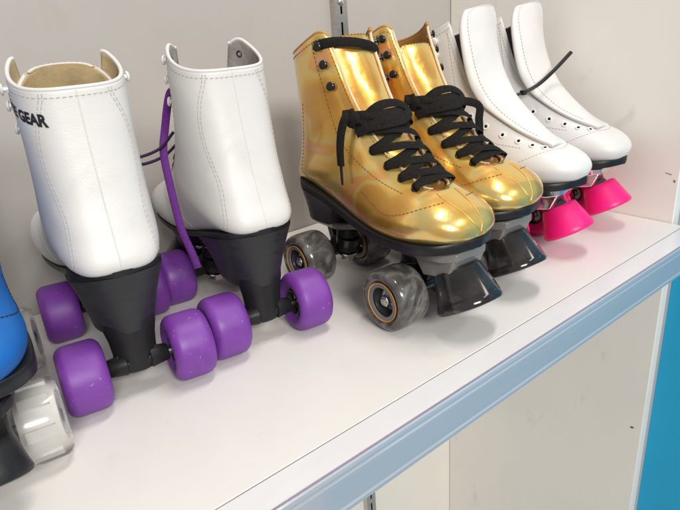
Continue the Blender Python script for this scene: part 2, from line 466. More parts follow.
def make_toe_stop(parent, material, boltmat, y=.116, z=.064, tilt=.50, R=1.22, L=.042):
    xf = Matrix.Translation((0, y, z)) @ Matrix.Rotation(-tilt, 4, 'X') @ Matrix.Scale(-1, 4, (0, 0, 1))
    # local +Z of the lathe points down along the stem
    xf = Matrix.Translation((0, y, z)) @ Matrix.Rotation(PI+tilt, 4, 'X')
    prof = [(0, 0), (.0165*R, 0), (.0182*R, .0012), (.0190*R, .003), (.0262*R, L-.008), (.0275*R, L-.004), (.0268*R, L-.001), (.0245*R, L), (0, L+.0012)]
    m = MB(); m.lathe(prof, 48, 0, xf, sx=1.06)
    o = m.build('toe_stop', material, parent, 50)
    b = MB(); b.lathe([(0, -.016), (.0062, -.016), (.0062, .001), (0, .001)], 18, 0, xf); b.lathe([(0, -.0035), (.0105, -.0035), (.0105, .0005), (0, .0005)], 6, 0, xf)
    b.build('stem', boltmat, o, 30)
    return o

# ------------------------------------------------------------------ the skate
def halfwidth(boot):
    """plan outline of the boot bottom: list of (y, x_left, x_right)"""
    return boot
def sole_outline(boot, off=.0022):
    pts = []
    # sample the lower part of the foot rows and keep the extreme x per y bin
    samples = []
    for i in range(260):
        t = 4.9+(14-4.9)*i/259
        for j in range(1, 60):
            th = PI*.75*j/59
            a = boot.pt(t, th); b = boot.pt(t, -th)
            samples.append((a.y, a.x, a.z)); samples.append((b.y, b.x, b.z))
    S = np.array(samples)
    return S
def sole_curve(boot):
    # bottom height along y, from the P rows
    P = []
    for i in range(200):
        r = boot.row(5+9*i/199); P.append((r[0], r[1]))
    P = np.array(P); o = np.argsort(P[:, 0]); return P[o]

def make_skate(name, style, side=1, boot_kw=None):
    st = style; root = empty(name); oy = st.get('shift', 0)
    LB = st.get('lean_back', ())
    bt = Boot(side, **(boot_kw or {}), rows=[tuple(v*st.get('wide', 1) if q == 4 else v+oy+(LB[ri][q//2] if ri < len(LB) else 0) if q in (0, 2) else v for q, v in enumerate(row)) for ri, row in enumerate(BASE)])
    boot = bt.mesh('boot', [M[st['upper']], M[st['lining']], M[st.get('rim', st['upper'])]], root)
    # ---- sole
    P = sole_curve(bt)
    ZY = [-.110, -.098, -.066, -.024, .018, .052, .084, .113, .136, .170]; ZZ = [.1262, .1250, .1200, .1100, .0990, .0940, .0930, .0940, .0955, .0980]
    YF = np.linspace(-.11, .17, 141); ZF = np.convolve(np.pad(np.interp(YF, ZY, ZZ), 6, mode='edge'), np.ones(13)/13, 'valid')
    zb = lambda y: float(np.interp(y-oy, YF, ZF))
    S = sole_outline(bt)
    ys0 = np.concatenate([[-.1025], np.linspace(-.1010, -.075, 10), np.linspace(-.066, .12, 24), np.linspace(.126, .1555, 12), [.1586]]); ys = ys0+oy
    def hw(y):
        z = zb(y)
        m = (np.abs(S[:, 0]-y) < .005) & (S[:, 2] < z+.016)
        if m.sum() < 2: return 0.0, 0.0
        return S[m, 1].min(), S[m, 1].max()
    L = []; Rr = []; so = st.get('sole_off', .0008)
    for y in ys:
        a, b = hw(y); 
        L.append(a-so); Rr.append(b+so)
    L = np.array(L); Rr = np.array(Rr)
    # round the ends
    def rnd(y, w):
        e0 = max(0, min(1, (y-oy+.1025)/.036)); e1 = max(0, min(1, (.1586-y+oy)/.042))
        return w*math.sqrt(max(0, 1-(1-e0)**2))*math.sqrt(max(0, 1-(1-e1)**2))
    heelw = st.get('heelw', .0412)
    for i, y in enumerate(ys):
        if y-oy < -.055: L[i] = -heelw; Rr[i] = heelw
        if y-oy > .112: 
            j = int(np.argmin(np.abs(ys-oy-.108))); L[i] = L[j]; Rr[i] = Rr[j]
        L[i] = rnd(y, L[i]); Rr[i] = rnd(y, Rr[i])
    k = np.array([.25, .5, .25])
    for _ in range(9):
        L[1:-1] = np.convolve(L, k, 'same')[1:-1]; Rr[1:-1] = np.convolve(Rr, k, 'same')[1:-1]
    loop = [(Rr[i], ys[i]) for i in range(len(ys))]+[(L[i], ys[i]) for i in range(len(ys)-2, 0, -1)]
    top = st.get('welt', .0045); bot = st.get('sole_t', .0070)
    mb = MB(); n = len(loop); vs = []
    for lev, (dz, inset) in enumerate(((top, -.0006), (top-.001, .0002), (.001, .0005), (-.0012, .0003), (-bot+.001, .0003), (-bot, -.0008))):
        for (x, y) in loop:
            c = Vector((x, y-.03, 0)); d = Vector((x, (y-oy-.03)*.6, 0)).normalized()
            vs.append((x+d.x*inset, y+d.y*inset, zb(y)+dz))
    fs = []
    for l in range(5):
        for i in range(n): fs.append((l*n+i, l*n+(i+1) % n, (l+1)*n+(i+1) % n, (l+1)*n+i))
    nn = len(ys)
    for base, rev in ((0, True), (5*n, False)):
        fs.append(tuple(base+q for q in ([0]+[1, n-1]))) if rev else fs.append((base, base+n-1, base+1))
        for i in range(1, nn-2):
            a, b, c, d = base+i, base+i+1, base+n-i-1, base+n-i
            fs.append((d, a, b, c) if not rev else (a, d, c, b))
        fs.append((base+nn-2, base+nn-1, base+nn))
    mb.add(vs, fs); mb.build('sole', M['black'], root, 40)
    # ---- heel block
    hb = MB(); zt = lambda y: zb(y)-bot+.0006
    z0 = st.get('heel_z', .0795); tp = st.get('heel_taper', .12)
    prof = []
    m = 26
    for i in range(m+1):
        a = -PI/2+PI*i/m                               # rear half round
        prof.append((math.sin(a), -math.cos(a)))
    levels = 7; vs = []
    for l in range(levels):
        f = l/(levels-1)                                # 0 top, 1 bottom
        w = heelw*(1.0-tp*f-.03*math.sin(PI*f)); yr = oy-.1020+(.004+tp*.036)*f; depth = .037; yf = oy-.016-(.020-tp*.02)*f**.7
        lp = [(w*x, yr+depth*(1+yy)) for x, yy in prof]
        lp += [(w*.97, yf), (w*.5, yf+.004), (0, yf+.005), (-w*.5, yf+.004), (-w*.97, yf)]
        for (x, y) in lp:
            zz = zt(y)*(1-f)+z0*f; vs.append((x, y, zz))
    q = len(vs)//levels; fs = []
    for l in range(levels-1):
        for i in range(q): fs.append((l*q+i, l*q+(i+1) % q, (l+1)*q+(i+1) % q, (l+1)*q+i))
    fs.append(tuple(range(q))); fs.append(tuple(reversed(range((levels-1)*q, levels*q))))
    hb.add(vs, fs); hb.build('heel', M['heel'], root, 40)
    w0, RW = make_wheel(st['wheel']); TR = st.get('track', .0455)
    # ---- plate with nose bracket
    pm = M[st['plate']]
    p = MB(); zt0 = .0862; zp0 = .0735
    sec = [(-.082, .016, .0795, .0725), (-.070, .022, .0795, .0725), (-.036, .026, .0795, .0725), (-.020, .018, .0825, .0745), (.030, .018, .0858, .0765), (.050, .027, .0860, .0760), (.098, .031, .0862, .0750), (.122, .028, .0866, .0760), (.136, .021, .0872, .0785)]
    vs = []; fs = []
    PW = st.get('plate_w', 1)
    for (y, w, a, b) in sec:
        w *= PW if y < .04 else 1
        vs += [(-w, y, b), (w, y, b), (w, y, a), (-w, y, a)]
    for i in range(len(sec)-1):
        o = i*4
        for j in range(4): fs.append((o+j, o+(j+1) % 4, o+4+(j+1) % 4, o+4+j))
    fs.append((3, 2, 1, 0)); e = (len(sec)-1)*4; fs.append((e, e+1, e+2, e+3))
    p.add(vs, fs)
    # nose bracket down to the toe stop
    p.hexa([(-.024, .094, .055), (.024, .094, .055), (.022, .126, .060), (-.022, .126, .060)],
           [(-.028, .086, .0752), (.028, .086, .0752), (.023, .134, .0790), (-.023, .134, .0790)])
    for y, s in ((-.076, 1), (.076, -1)):               # truck boxes
        if PW < 1 and y < 0: continue
        p.hexa([(-.014*PW, y-.020, .064), (.014*PW, y-.020, .064), (.014*PW, y+.020, .064), (-.014*PW, y+.020, .064)],
               [(-.022*PW, y-.026, .0738), (.022*PW, y-.026, .0738), (.022*PW, y+.026, .0738), (-.022*PW, y+.026, .0738)])
    plate = p.build('plate', pm, root, 35, bevel=.0018)
    for y in (.045, .105) if PW < 1 else (-.055, .045, .105):
        for sx in (-1, 1):
            MB().cyl((sx*.020, y, .0700), (sx*.020, y, .0732), .0035, n=6).build('plate_bolt', M['steel'], plate, 30)
    for y, s in ((-.076, 1), (.076, -1)):
        make_truck(root, y, s, M[st['truck']], M[st['cushion']], M['chrome'], RW, TR, st.get('plate_w') is not None and y < 0)
    first = True
    for y in (-.076, .076):
        for sx in (-1, 1):
            w = w0 if first else copy_tree(w0, root)
            first = False; w.parent = root; w.location = (sx*TR, y, RW)
            w.rotation_euler = (random.uniform(0, 6), 0, 0)
    if st.get('toe_stop'):
        make_toe_stop(root, M[st['toe_stop']], M['gunmetal'], **st.get('stop_kw', {}))
    # ---- stitching
    sm = MB(); thr = M[st['thread']]
    tm0 = lambda t: bt.th_at(t, bt.g(t))
    # collar line
    pts, ns = surf_path(bt, lambda u: (.30, (-.985+1.97*u)*tm0(.30))); stitches(sm, pts, ns)
    # facing lines beside the lacing
    for sg in (-1, 1):
        pts, ns = surf_path(bt, lambda u: (.3+(bt.gend-.4)*u, sg*bt.th_at(.3+(bt.gend-.4)*u, bt.g(.3+(bt.gend-.4)*u)+.0030))); stitches(sm, pts, ns)
        pts, ns = surf_path(bt, lambda u: (.3+8.0*u, sg*bt.th_at(.3+8.0*u, min(bt.g(.3+8.0*u)+.0165, bt.row(.3+8.0*u)[4]*.93)))); stitches(sm, pts, ns)
        if st['look'] == 'white':                       # double counter seam that curves down to the heel
            for d in (0, .075):
                f = lambda u, d=d: (.15+5.0*u, sg*(.42+d+.30*math.sin(PI*min(1, u*1.35))**2*(1-u*.3)+.16*u))
                pts, ns = surf_path(bt, f); stitches(sm, pts, ns)
            f = lambda u: (bt.gend+.55-1.5*math.sin(PI*.5*u), sg*(PI-2.35*u))
            pts, ns = surf_path(bt, f); stitches(sm, pts, ns)
        elif st['look'] == 'gold':
            f = lambda u: (10.35-3.3*u**1.3, sg*(PI-.15-1.22*math.sin(PI*.5*min(1, u*1.5))))
            pts, ns = surf_path(bt, f, 160); stitches(sm, pts, ns, .0026, .0018, .00042)
            f = lambda u: (2.2+4.3*u, sg*(1.15-.25*math.sin(PI*u)))
            pts, ns = surf_path(bt, f, 160); stitches(sm, pts, ns, .0026, .0018, .0003)
    sm.build('stitching', thr, boot, 60)
    if st['look'] == 'white':
        pass
    if st['look'] in ('gold', 'white'):                 # raised seam over the toe and down the back
        rm = MB()
        for dx in ((-.0022, .0022) if st['look'] == 'gold' else (0,)):
            pts, ns = surf_path(bt, lambda u: (bt.gend+.4+(13.9-bt.gend-.4)*u, PI-dx*(1-u)/.04*2.2 if st['look'] == 'gold' else PI), 60)
            if st['look'] == 'gold': rm.sweep([q+m_*.0002 for q, m_ in zip(pts, ns)], ns, .0013, .0011, 6)
        if st['look'] == 'white' and st.get('backseam', True):
            pts, ns = surf_path(bt, lambda u: (.1+4.8*u, 0.0), 60); rm.sweep([q+m_*.0001 for q, m_ in zip(pts, ns)], ns, .0012, .0008, 6)
        if rm.v: rm.build('seam', M[st['seam']], boot, 60)
    # collar roll
    cm = MB(); pts, ns = surf_path(bt, lambda u: (.02, (-1+2*u)*tm0(.02)), 120)
    cm.sweep([p_-n_*.0014 for p_, n_ in zip(pts, ns)], ns, .0036, .0036, 8); cm.build('collar_binding', M[st.get('binding', st['upper'])], boot, 60)
    # facing edge binding
    if st.get('edge'):
        em = MB()
        for sg in (-1, 1):
            pts, ns = surf_path(bt, lambda u: (.1+(bt.gend-.3)*u, sg*tm0(.1+(bt.gend-.3)*u)), 100)
            em.sweep([p_-n_*.0012 for p_, n_ in zip(pts, ns)], ns, .0030, .0034, 8)
        em.build('facing_edge', M[st['edge']], boot, 60)
    # ---- eyelets and hooks
    H = [.62, 1.35, 2.10]; Es = [3.6, 4.7, 5.7, 6.7, 7.6, 8.5, 9.35] if st.get('n_eye', 5) == 7 else [3.9, 5.0, 6.1, 7.15, 8.2] if st['look'] == 'gold' else [3.9, 5.0, 6.0, 6.9, 7.7]
    info = dict(root=root, bt=bt, hooks=[], eyes=[], boot=boot)
    for sg in (-1, 1):
        hs = []
        for t in H:
            th = sg*bt.th_at(t, bt.g(t)+.0095); p0 = bt.pt(t, th); n0 = bt.nrm(t, th)
            q = n0.to_track_quat('Z', 'Y').to_matrix().to_4x4() @ Matrix.Scale(.8, 4); q.translation = p0
            h = MB(); h.lathe([(0, -.0022), (.0046, -.0020), (.0046, .0008), (.0024, .0010), (.0024, .0042), (.0052, .0046), (.0058, .0056), (.0050, .0068), (.0026, .0074), (0, .0075)], 20, 0, q)
            h.build('lace_hook', M[st['hook']], boot, 50)
            # inner rivet
            r = MB() if t == H[0] or st['look'] == 'gold' else None
            if r: r.lathe([(.0016, -.0034), (.0036, -.0042), (.0044, -.0034), (.0044, -.0026)], 18, 0, q); r.build('rivet', M[st.get('rivet', 'steel')], boot, 50)
            hs.append((p0, n0))
        info['hooks'].append(hs)
        es = []
        for t in Es:
            th = sg*bt.th_at(t, bt.g(t)+st.get('eye_in', .0072)); p0 = bt.pt(t, th); n0 = bt.nrm(t, th)
            q = n0.to_track_quat('Z', 'Y').to_matrix().to_4x4(); q.translation = p0
            h = MB(); h.lathe([(.0019, .0002), (.0022, .0009), (.0030, .0012), (.0040, .0009), (.0043, .0001)], 20, 0, q)
            h.lathe([(0, .00035), (.0024, .00035)], 20, 1, q)
            h.build('eyelet', [M[st['eye']], M['hookblack']], boot, 50); es.append((p0, n0, t, sg*(abs(p0.x-bt.row(t)[5]))))
        info['eyes'].append(es)
    return info

def make_tongue(info, material, edge_thread, t0=None, rise=.03, width=.030, lean=0.0, curl=0.0, inset=.0045, top_w=1.0, lining=None, fold=0.0, bend=0.0, te=0.0, low=.62):
    bt = info['bt']; root = info['root']; t0 = t0 or bt.gend+.12
    TF = 1
    # centre line on the Q side, rising past the collar
    line = []; TT = []; IL = 25
    for i in range(26):
        t = te+(t0-te)*(1-i/25); q_ = bt.row(t); q2 = bt.row(t+.05); q1 = bt.row(t-.05); p = Vector((q_[5], q_[2], q_[3])); n = Vector((0, q1[3]-q2[3], q2[2]-q1[2])).normalized()
        n = n if n.y > 0 else -n
        k = max(0, 1-t/5.5); TT.append(t)
        line.append((p-n*inset+Vector((0, lean*k**1.3, 0)), n))
    d = (line[-1][0]-line[-3][0]).normalized(); base = line[-1][0]
    m = 22
    for i in range(1, m+1):
        f = i/m; dd = Vector((0, d.y+curl*f, d.z)).normalized()
        base = base+dd*(rise/m); TT.append(te); line.append((base.copy(), Vector((0, dd.z, -dd.y)).normalized()))
    N = len(line); W = 18; vs = []
    S = [0]
    for i in range(1, N): S.append(S[-1]+(line[i][0]-line[i-1][0]).length)
    for i in range(N):
        p, n = line[i]; sl = S[i]/S[-1]; tt = TT[i]; k = max(0, 1-tt/5.5)
        w = width*(low+(1-low)*min(1, sl*1.9))*(1+(top_w-1)*sl)
        end = (S[-1]-S[i])/(width*.75)
        if end < 1: w *= .5+.5*math.sqrt(max(0, 1-(1-end)**2.6))
        w0 = min(w, bt.row(tt)[4]*.93)
        off = p-line[IL][0] if i > IL else Vector((0, 0, 0))
        c0 = bt.pt(tt, PI)-bt.nrm(tt, PI)*inset+Vector((0, lean*k**1.3, 0))
        for j in range(W+1):
            a = -1+2*j/W; x = abs(a)*w0
            th = math.copysign(bt.th_at(tt, x), a); nn = bt.nrm(tt, th)
            q = bt.pt(tt, th)-nn*inset+Vector((0, lean*k**1.3, 0))
            q = q.lerp(Vector((q.x, c0.y, c0.z)), bend); q.x = bt.row(tt)[5]+a*w
            vs.append(tuple(q+off+nn*(.0016*math.sin(9*sl+2*a)*fold)))
    fs = []
    for i in range(N-1):
        for j in range(W): fs.append((i*(W+1)+j, (i+1)*(W+1)+j, (i+1)*(W+1)+j+1, i*(W+1)+j+1)[::TF])
    me = bpy.data.meshes.new('tongue'); me.from_pydata(vs, [], fs)
    me.materials.append(M[material]); me.materials.append(M[lining or material]); me.polygons.foreach_set('use_smooth', [True]*len(fs))
    o = bpy.data.objects.new('tongue', me); COL.objects.link(o); o.parent = root
    s = o.modifiers.new('padding', 'SOLIDIFY'); s.thickness = .0052; s.offset = -1; s.material_offset = 1; s.use_rim = True
    b = o.modifiers.new('soft_edge', 'SUBSURF'); b.levels = 1; b.render_levels = 1
    # edge stitching
    sm = MB(); path = []; nr = []
    def P(i, j): return Vector(vs[i*(W+1)+j])
    a0 = 2
    idx = [(i, a0) for i in range(4, N-2)]+[(N-3, j) for j in range(a0+1, W-a0)]+[(i, W-a0) for i in range(N-3, 3, -1)]
    for (i, j) in idx:
        path.append(P(i, j)); e = (P(min(i+1, N-1), j)-P(i-1, j)); g = (P(i, min(j+1, W))-P(i, j-1)); nn = e.cross(g).normalized()
        if nn.dot(line[i][1]) < 0: nn = -nn
        nr.append(nn)
    stitches(sm, path, nr, .0026, .0018, .0003, .0004)
    sm.build('stitching', M[edge_thread], o, 60)
    return o, line

def on_surf(bt, t, x, lift):
    th = math.copysign(bt.th_at(t, abs(x)), x); nn = bt.nrm(t, th)
    return bt.pt(t, th)+nn*lift, nn
def lace_across(mb, bt, a, b, lift, w, th, dt=0, x0=None, x1=None, sag=0, tuck=True):
    """one run of lace over the tongue from eyelet a to eyelet b"""
    pts = []; nr = []; xa = a[3] if x0 is None else x0; xb = b[3] if x1 is None else x1
    for f in (0, .12, .3, .5, .7, .88, 1):
        p, nn = on_surf(bt, a[2]+(b[2]-a[2])*f+dt+sag*math.sin(PI*f), xa+(xb-xa)*f, .0024+lift*math.sin(PI*min(1, max(0, .08+f*.84))))
        pts.append(p); nr.append(nn)
    if tuck: pts = [a[0]-a[1]*.002]+pts+[b[0]-b[1]*.002]; nr = [a[1]]+nr+[b[1]]
    return ribbon(mb, pts, nr, w, th, 6)
def lacing(info, material, i0=0, name='lace', w=.0092, th=.0016, jitter=.0035):
    bt = info['bt']; L, R = info['eyes']; mb = MB(); n = len(L)
    for i in range(i0, n-1):
        for A, B, lift in ((L, R, .0030), (R, L, .0058)):
            lift += random.uniform(-.0008, .0014); jt = random.uniform(-.10, .10)
            a, b = A[i], B[i+1]; pts = [a[0]-a[1]*.002, a[0]+a[1]*.0024]; nr = [a[1], a[1]]
            for f in (.16, .34, .5, .66, .84):
                p, nn = on_surf(bt, a[2]+(b[2]-a[2])*f+jt*math.sin(PI*f), a[3]+(b[3]-a[3])*f, .0026+lift*math.sin(PI*f))
                pts.append(p); nr.append(nn)
            pts += [b[0]+b[1]*.0024, b[0]-b[1]*.002]; nr += [b[1], b[1]]
            ribbon(mb, pts, nr, w, th, 6)
    lace_across(mb, bt, L[n-1], R[n-1], .0045, w, th)
    return mb
def ribbon(mb, pts, nrm, w=.0098, th=.0018, n=8):
    P = cat(pts, n); k = len(P)
    if isinstance(nrm, list):
        nr = []
        for i in range(k):
            f = i/(k-1)*(len(nrm)-1); a = min(int(f), len(nrm)-2); f -= a
            nr.append((Vector(nrm[a])*(1-f)+Vector(nrm[a+1])*f).normalized())
    else: nr = Vector(nrm)
    mb.sweep(P, nr, w, th, 10); return P

STY = dict(
    purple=dict(look='white', upper='white', lining='tan', rim='stitchgrey', binding='white', seam='white', thread='stitchgrey', plate='blackplastic', truck='blackplastic', cushion='black', wheel='purple',
                toe_stop='blackgloss', hook='hookwhite', eye='hookwhite', n_eye=5, rivet='gunmetal', heel_z=.064, heel_taper=.31, plate_w=.62, welt=.0012, sole_t=.0045, heelw=.0385, sole_off=-.0048, wide=1.07),
    gold=dict(look='gold', upper='gold', lining='brownlining', rim='goldtrim', binding='brownlining', seam='goldtrim', thread='stitchbrown', plate='greyplate', truck='gunmetal', cushion='black', wheel='smoky',
              toe_stop='smokystop', hook='hookblack', eye='hookblack', n_eye=5, edge='cream', shift=-.012, lean_back=((-.020, -.013), (-.016, -.011), (-.010, -.007), (-.004, -.003)), wide=1.07, sole_t=.0052),
    pink=dict(look='white', upper='white2', lining='darklining', rim='stitchwhite', binding='white2', seam='white2', thread='stitchgrey', plate='chrome', truck='chrome', cushion='pink', wheel='pink',
              toe_stop='pink', hook='hookwhite', eye='hookwhite', n_eye=7, eye_in=.0105, sole_t=.0052, stop_kw=dict(y=.126, z=.060, L=.037, R=1.14)),
    blue=dict(look='gold', upper='blue', lining='darklining', rim='blue', binding='blue', seam='blue', thread='ink', plate='blackplastic', truck='gunmetal', cushion='black', wheel='clear',
              toe_stop='black', hook='hookblack', eye='hookblack', n_eye=5, track=.038, stop_kw=dict(R=1.0, y=.106), wide=1.12, shift=-.020),
)
def heading(hx, hy): return math.atan2(-hx, hy)
def place(info, x, y, hx, hy):
    r = info['root']; r.location = (x, y, 0.0002); r.rotation_euler = (0, 0, heading(hx, hy)); return r

def lettering(info, text, t_mid, th0, th1, height_t):
    cu = bpy.data.curves.new('lettering', 'FONT'); cu.body = text; cu.size = 1; cu.offset = .045; cu.resolution_u = 3; cu.space_character = .96
    o = bpy.data.objects.new('lettering_source', cu); COL.objects.link(o)
    bpy.context.view_layer.update()
    me = bpy.data.meshes.new_from_object(o.evaluated_get(bpy.context.evaluated_depsgraph_get()))
    bpy.data.objects.remove(o); bpy.data.curves.remove(cu)
    import bmesh
    bm = bmesh.new(); bm.from_mesh(me)
    bmesh.ops.triangulate(bm, faces=bm.faces)
    for _ in range(2): bmesh.ops.subdivide_edges(bm, edges=[e for e in bm.edges if e.calc_length() > .12], cuts=1)
    bm.to_mesh(me); bm.free()
    xs = [v.co.x for v in me.vertices]; x0, x1 = min(xs), max(xs); bt = info['bt']
    for v in me.vertices:
        u = (v.co.x-x0)/(x1-x0); th = th0+(th1-th0)*u; t = t_mid-(v.co.y-.36)*height_t
        v.co = bt.pt(t, th)+bt.nrm(t, th)*.0005
    me.materials.clear(); me.materials.append(M['ink'])
    ob = bpy.data.objects.new('lettering', me); COL.objects.link(ob); ob.parent = info['boot']
    return ob

G_PURPLE = 'pair of white skates with purple wheels'
G_GOLD = 'pair of holographic gold skates'
G_PINK = 'pair of white skates with pink wheels'
# --- A: white boot nearest the blue skate
A = make_skate('roller_skate', STY['purple'], -1, dict(gap=(.035, .024, .011)))
place(A, .152, .5475, .16, .985)
make_tongue(A, 'white', 'stitchgrey', rise=.003, width=.042, lining='tan', inset=.004, te=.55)
lettering(A, 'ELITE GEAR', 1.02, -1.87, -.41,   .47)
tag(A['root'], 'white purple-wheeled roller skate seen from its heel, with black lettering and tan lining', 'roller skate', G_PURPLE)
# --- B
sb = dict(STY['purple']); sb['lining'] = 'greylining'
B = make_skate('roller_skate', sb, 1, dict(gap=(.027, .022, .011)))
place(B, .281, .5415, .13, .99)
make_tongue(B, 'white', 'stitchgrey', rise=.002, te=1.3, width=.030, lining='greylining', inset=.008)
tag(B['root'], 'white purple-wheeled roller skate with a purple lace hanging down, beside the gold skates', 'roller skate', G_PURPLE)
lb = lacing(B, 'darklace', 1)
lb.build('lace', M['darklace'], B['root'], 60)
# loose purple lace
e = B['hooks'][0][2][0]
ls = MB()
ribbon(ls, [e+Vector((.012, .004, .000)), e+Vector((.002, .012, .008))]+[Vector(q) for q in ((-.041, .026, .206), (-.047, .022, .185), (-.049, .012, .155), (-.050, .002, .130), (-.050, -.006, .110), (-.047, -.016, .090), (-.045, -.022, .074))], (-.45, -.85, .1), .0080, .0032)
ls.build('lace', M['purplelace'], B['root'], 60)
ls = MB()
ribbon(ls, [e+Vector((-.002, .012, -.03)), e+Vector((-.016, .02, -.045)), e+Vector((-.036, .03, -.052)), e+Vector((-.050, .03, -.050)), e+Vector((-.036, .034, -.060)), e+Vector((-.012, .028, -.055)), e+Vector((.006, .02, -.040))], (0, 0, 1), .006, .003)
ls.build('lace', M['darklace'], B['root'], 60)

# --- gold pair
def gold(side, te=.45):
    g = make_skate('roller_skate', STY['gold'], side, dict(gap=(.0285, .0235, .0155), gend=8.95))
    make_tongue(g, 'gold', 'stitchbrown', rise=.004, te=te, width=.034, inset=.0045, lining='brownlining')
    mb = lacing(g, 'blacklace')
    L, R = g['eyes']; HL, HR = g['hooks']
    # loose bundle of lace pulled across the top eyelets, knotted on the side nearer the viewer
    V = Vector; F = V((0, .88, .45)); d = (R[0][0]-R[1][0]).normalized()
    k = R[0][0]+R[0][1]*.007+d*.013+V((-.002, 0, 0))
    for (dt, lift, sag, x1, tk) in ((-.05, .004, .05, None, False), (-.35, .006, .10, L[0][3]-.004, False), (.10, .0075, -.08, None, False), (-.60, .0085, .45, L[0][3]-.008, False), (.15, .010, -.15, L[0][3]+.004, False)):
        lace_across(mb, g['bt'], R[0], L[0], lift, .0095, .0018, dt, R[0][3]+.001, x1, sag, tk)
    # a flattened loop and its return lying on the tongue
    lp = [on_surf(g['bt'], R[0][2]+dt, x, l) for dt, x, l in ((-.2, R[0][3]*.9, .006), (-.55, R[0][3]*.4, .010), (-.5, -R[0][3]*.2, .012), (-.15, -R[0][3]*.45, .013), (.25, -R[0][3]*.1, .013), (.2, R[0][3]*.5, .010), (.0, R[0][3]*.9, .006))]
    ribbon(mb, [p for p, n_ in lp], [n_ for p, n_ in lp])
    mb.sweep(cat([k+V((.008, -.002, .004)), k+V((.003, .004, .004)), k+V((-.004, .006, 0)), k+V((-.010, .004, -.004))], 5), F, .013, .008, 12)
    mb.sweep(cat([k+V((.003, .003, .009)), k+V((.004, .008, .002)), k+V((.003, .004, -.007))], 5), V((1, .6, 0)), .009, .005, 12)
    return g, mb, k
g1, mb, k = gold(1)
place(g1, .428, .466, -.035, -.999)
# tail hanging on the viewer's side of the boot (skate's right), with an aglet
h = g1['hooks'][1][2]
V = Vector
a0 = k+V((.002, .004, .000))
tail = [a0, k+V((.009, .004, .003)), k+V((.0125, .000, -.010)), k+V((.0135, -.003, -.028)), k+V((.0130, -.004, -.046))]
ribbon(mb, tail, [(0, .9, .3), (.3, .8, .4), (.8, .6, .1), (1, .5, 0), (1, .4, 0)], .0085, .003)
mb.cyl(tail[-1]+V((0, 0, .002)), tail[-1]+V((.0005, .001, -.020)), .0016, .0012, 10)
# strap of lace slung across the top of the tongue
q0, q1 = g1['hooks'][1][0], g1['hooks'][0][0]
ribbon(mb, [q0[0]+q0[1]*.004+V((0, -.004, 0)), q0[0]+V((-.008, .010, .004)), (q0[0]+q1[0])/2+V((.004, .020, .002)), q1[0]+V((.010, .014, -.006)), q1[0]+V((.006, .010, -.018)), q1[0]+V((.012, .012, -.040)), q1[0]+V((.016, .016, -.060))], [(.6, .8, 0), (.4, .9, .2), (0, .95, .3), (-.3, .9, .2), (-.5, .8, 0), (-.3, .9, .2), (0, .9, .3)])
mb.build('lace', M['blacklace'], g1['root'], 60)
tag(g1['root'], 'gold roller skate in front of its twin, its whole smoky front wheel in view', 'roller skate', G_GOLD)
g2, mb, k = gold(-1, 1.2)
place(g2, .536, .484, -.06, -.998)
q = g2['eyes'][0][1]; a = q[0]+q[1]*.010
ribbon(mb, [k+V((-.02, .012, .002)), a+V((.008, .008, .020)), a+V((.006, .012, .000)), a+V((.010, .018, -.026)), a+V((.008, .030, -.040))], [(0, .9, .3), (.3, .9, .3), (.4, .8, .2), (.6, .8, .1), (.6, .8, .1)])
mb.build('lace', M['blacklace'], g2['root'], 60)
tag(g2['root'], 'gold roller skate half hidden behind its twin, next to the pink-wheeled skates', 'roller skate', G_GOLD)

# --- pink pair
def pink(side, **kw):
    p = make_skate('roller_skate', STY['pink'], side, dict(gap=(.036, .026, .014), gend=9.7))
    make_tongue(p, 'white2', 'stitchgrey', rise=.012, t0=9.85, low=.46, width=.042, inset=-.003, lean=.008, curl=-.1, top_w=1.05, fold=1.3, bend=.55)
    return p
p1 = pink(1); place(p1, .652, .509, .10, -.995)
tag(p1['root'], 'white pink-wheeled roller skate with a row of empty eyelets, next to the gold pair', 'roller skate', G_PINK)
p2 = pink(-1); place(p2, .775, .520, .08, -.995)
tag(p2['root'], 'white roller skate with pink toe stop, nearest the side panel, zip tie at its tongue', 'roller skate', G_PINK)
zt = MB()
ribbon(zt, [(.690, .486, .185), (.712, .474, .190), (.735, .466, .1985), (.765, .463, .213), (.800, .459, .2345)], (0, -.6, .8), .0052, .0018)
zt.box((-.004, -.003, -.003), (.004, .003, .003), 0, Matrix.Translation((.712, .474, .190)))
tag(zt.build('zip_tie', M['blackplastic'], None, 40), 'thin black plastic zip tie poking across the tongue of a white skate', 'zip tie')

# --- blue skate at the left edge
bl = make_skate('roller_skate', STY['blue'], 1, dict(gend=9.2))
make_tongue(bl, 'blue', 'ink', rise=.01, width=.028)
lacing(bl, 'blacklace').build('lace', M['blacklace'], bl['root'], 60)
place(bl, .021, .522, -.13, -.99)
tag(bl['root'], 'bright blue roller skate with a clear wheel on a white hub', 'roller skate')

